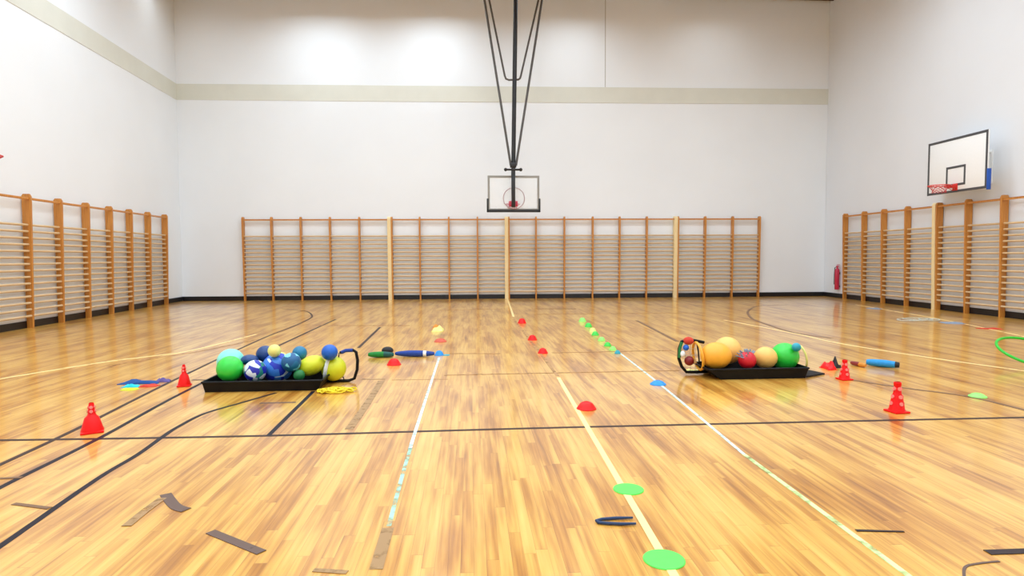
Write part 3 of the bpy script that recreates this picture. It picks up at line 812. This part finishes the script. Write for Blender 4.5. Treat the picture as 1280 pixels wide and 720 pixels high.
ball(319, 463.5, 13.5, Yf, 'p1', 'white, green and blue printed ball beside the bright green ball')
ball(347, 462.5, 18.5, Yf+.0, 'p2', 'large royal blue and white ball in the middle of the left tray')
ball(331.5, 443, 11, Yb, 'navyball', 'dark blue ball on top behind the large blue and white ball')
ball(343, 438.5, 8, Yb+.03, 'pyel', 'pale yellow ball on top of the heap in the left tray')
ball(351, 446, 6.5, Yb+.02, 'pyel', 'smaller pale yellow ball below the top pale yellow ball', (1.2, 1, .9))
ball(364, 453, 12, Yb-.06, 'p3', 'teal and pale blue printed ball right of the large blue ball')
ball(374.5, 441.5, 9, Yb+.04, 'tealball', 'teal blue ball on top in the middle of the left tray')
ball(374, 469, 7, Yf+.02, 'strapg', 'small dark green ball at the foot of the yellow ball')
ball(366, 467, 8, Yf-.02, 'p3', 'small pale teal ball at the tray front edge', zmin=.02)
ball(389, 457, 14, Ym, 'yel', 'elongated yellow ball leaning to the right in the left tray', (1.25, 1, .85), R2(-22))
yb_ = ball(417, 460.5, 15.5, FY-.0, 'yel', 'yellow ball with white band inside the black end frame', (1.0, .9, 1.0), zmin=.0, yr_=None)
ry = (yb_.dimensions.x/2)
m = MB(); 
m.tube([Matrix.Rotation(math.radians(12), 3, 'Y') @ Vector((-ry*.45, math.cos(a)*ry*.815, math.sin(a)*ry*.90)) for a in [2*math.pi*k/30 for k in range(30)]], .022, 8, closed=True)
p_ = m.build('band', 'fwhite', yb_); p_['label'] = 'white band'
ball(412, 440.5, 10, FY-.02, 'blueball', 'blue ball balanced on top at the right of the left tray')

# yellow net bag on floor
P = G(416, 490); s = pxm(P); m = MB(); rnd = random.Random(4)
for k in range(9):
    pts = []; a0 = rnd.uniform(0, 6); rx = rnd.uniform(.05, .15); ry_ = rnd.uniform(.03, .07); cx_, cyy = rnd.uniform(-.08, .08), rnd.uniform(-.035, .035)
    for j in range(26):
        a = 2*math.pi*j/26
        pts.append((cx_+rx*math.cos(a+a0)*(1+.25*math.sin(3*a)), cyy+ry_*math.sin(a+a0)*(1+.25*math.cos(2*a+k)), .010+.012*(1+math.sin(4*a+k))))
    m.tube(pts, .007, 6, closed=True)
o = m.build('net_bag', 'netbag'); o.location = (P.x, P.y, 0); tag(o, 'crumpled yellow net bag on the floor below the black end frame', 'net bag')

# ---- right tray
fL = G(903, 475); fR = G(1012, 475)
print('tray R', fL, fR)
RY0 = fL.y; RY1 = RY0+.5
s = pxm(fL)
TR = tray(fL.x-18/s, fR.x+4/s, RY0, RY1, .115, 18/s, .03, 'ball_tray', 'black tray holding orange and green balls, right of court')
ox, oy = TR.location.x, TR.location.y
# flap on the right
a, b2, c3 = lt(992, 458, RY0+.40), lt(1031, 466.5, RY0+.20), lt(1008, 470, RY0+.02)
m = MB(); V = [m.b.verts.new(v) for v in (a, b2, c3)]; V2 = [m.b.verts.new(v-Vector((0, 0, .014))) for v in (a, b2, c3)]
m.b.faces.new(V); m.b.faces.new(V2[::-1])
for k in range(3): m.b.faces.new((V[k], V2[k], V2[(k+1) % 3], V[(k+1) % 3]))
m.build('flap', 'tray', TR, smooth=False)
RFY = RY0+.34
pts = [lt(886, 464, RFY), lt(872, 465, RFY), lt(858, 465, RFY), lt(852, 458, RFY), lt(848.5, 448, RFY), lt(849, 436, RFY), lt(852, 427, RFY), lt(860, 424.5, RFY), lt(870, 426, RFY), lt(880, 428, RFY)]
for p in pts: p.z = max(p.z, .014)
MB().tube(pts, .018, 10).build('end_frame', 'tray', TR)
m = MB(); m.tube([lt(849.2, 447, RFY-.01), lt(849.6, 436, RFY-.01), lt(852.4, 427.5, RFY-.01)], .021, 10, flat=.8); p_ = m.build('strap', 'strapg', TR); p_['label'] = 'green strap wound on the frame'
m = MB(); m.tube([lt(871, 427, RFY), lt(873, 440, RFY), lt(875, 462, RFY)], .009, 8); m.build('support_wire', 'tray', TR)
YRANGE[0] = (RY0+.12, RY0+.62)
m = MB(); cs = []
for (xa, ya), (xb, yb_2) in (((849, 436), (875, 436)), ((850, 444), (875, 444)), ((851, 452), (875, 452)), ((854, 459), (875, 459)), ((856, 426), (857, 465)), ((863, 425), (863, 465)), ((869, 426), (869, 465))):
    m.tube([lt(xa, ya, RFY+.02), lt(xb, yb_2, RFY+.02)], .003, 5)
p_ = m.build('end_net', 'cord', TR); p_['label'] = 'pale netting across the end frame'
gr = 'balls in the right tray'; k_ = dict(group=gr)
Yf = RY0+.16
ball(895, 444.5, 17.5, Yf+.04, 'ora', 'big orange ball at the left end of the right tray', (1.1, 1, .95), **k_)
ball(909, 438, 17, Yf+.25, 'ora2', 'peach ball rising highest behind the big orange ball', **k_)
ball(934, 450, 11, Yf-.03, 'redball', 'red ball with grey rubber spikes in the right tray', **k_)
rb = bpy.context.scene.objects['play_ball.%03d' % 0] if False else None
rbo = [o for o in COL.objects if o.get('label', '').startswith('red ball with grey')][0]; rr_ = rbo.dimensions.x/2
m = MB(); rnd = random.Random(9)
for k in range(34):
    a = rnd.uniform(0, 6.28); ph = rnd.uniform(.15, 1.25); d = Vector((math.sin(ph)*math.cos(a), math.sin(ph)*math.sin(a), math.cos(ph)))
    m.tube([d*rr_*.95, d*rr_*1.28+Vector((d.x*.02, 0, 0))], [.009, .005], 6)
p_ = m.build('spikes', 'greyw', rbo); p_['label'] = 'grey white rubber spikes'
ball(921, 446, 6, Yf+.1, 'greyw', 'small grey blue ball left of the red spiked ball', **k_)
ball(957, 447, 13.5, Yf+.08, 'ora2', 'peach orange ball between the red and green balls', (1.05, 1, 1), **k_)
gball = ball(981, 445.5, 17, Yf+.03, 'g_ball', 'green ball at the right end of the right tray', **k_)
ball(995.5, 434, 5.5, Yf+.1, 'teal', 'small teal ball resting on the shoulder of the green ball', **k_)
# thin yellow ring standing at the right end
P = atY(1000.5, 446, Yf+.14); s = pxm(P); m = MB()
tl_ = Matrix.Rotation(math.radians(72), 3, 'Y')
m.tube([p for p in ring_pts((0, 0, 0), 15/s, 40, Matrix.Rotation(math.radians(80), 3, 'Y'))], .012, 8, closed=True)
o = m.build('small_hoop', 'pyel'); o.location = P; tag(o, 'thin yellow ring standing upright right of the green ball', 'ring')
# yellow ring between frame and big orange ball
P = atY(872.5, 445, RFY-.06); m = MB(); m.tube(ring_pts((0, 0, 0), 17/pxm(P), 40, Matrix.Rotation(math.radians(82), 3, 'Y')), .015, 8, closed=True)
o = m.build('small_hoop', 'ora'); o.location = P; tag(o, 'orange yellow ring standing between black frame and big orange ball', 'ring')
gf = 'small balls inside the right end frame'
ball(861.5, 451, 6, RFY-.02, 'dred', 'dark red small ball inside the right black frame', group=gf, yr_=None)
ball(857.5, 434.5, 3.8, RFY-.03, 'blueball', 'tiny blue ball by the green strap', group=gf, yr_=None)
ball(853.5, 442.5, 3, RFY-.04, 'fwhite', 'tiny white ball by the green strap', (1, 1, 1.3), group=gf, yr_=None)
ball(860.5, 426, 5.5, RFY-.01, 'fred', 'small coral red ball on top of the right black frame', (1.2, 1, .9), group=gf, yr_=None)
clth(866, 464, 18, .12, .03, 'pyel', 'net_cloth', 'pale yellow cloth on the floor inside the right black frame', 'cloth', 31)

# ------------------------------------------------------------------ world
w = bpy.data.worlds.new('World'); S.world = w; w.use_nodes = True
w.node_tree.nodes['Background'].inputs[0].default_value = (.8, .85, 1, 1); w.node_tree.nodes['Background'].inputs[1].default_value = .3
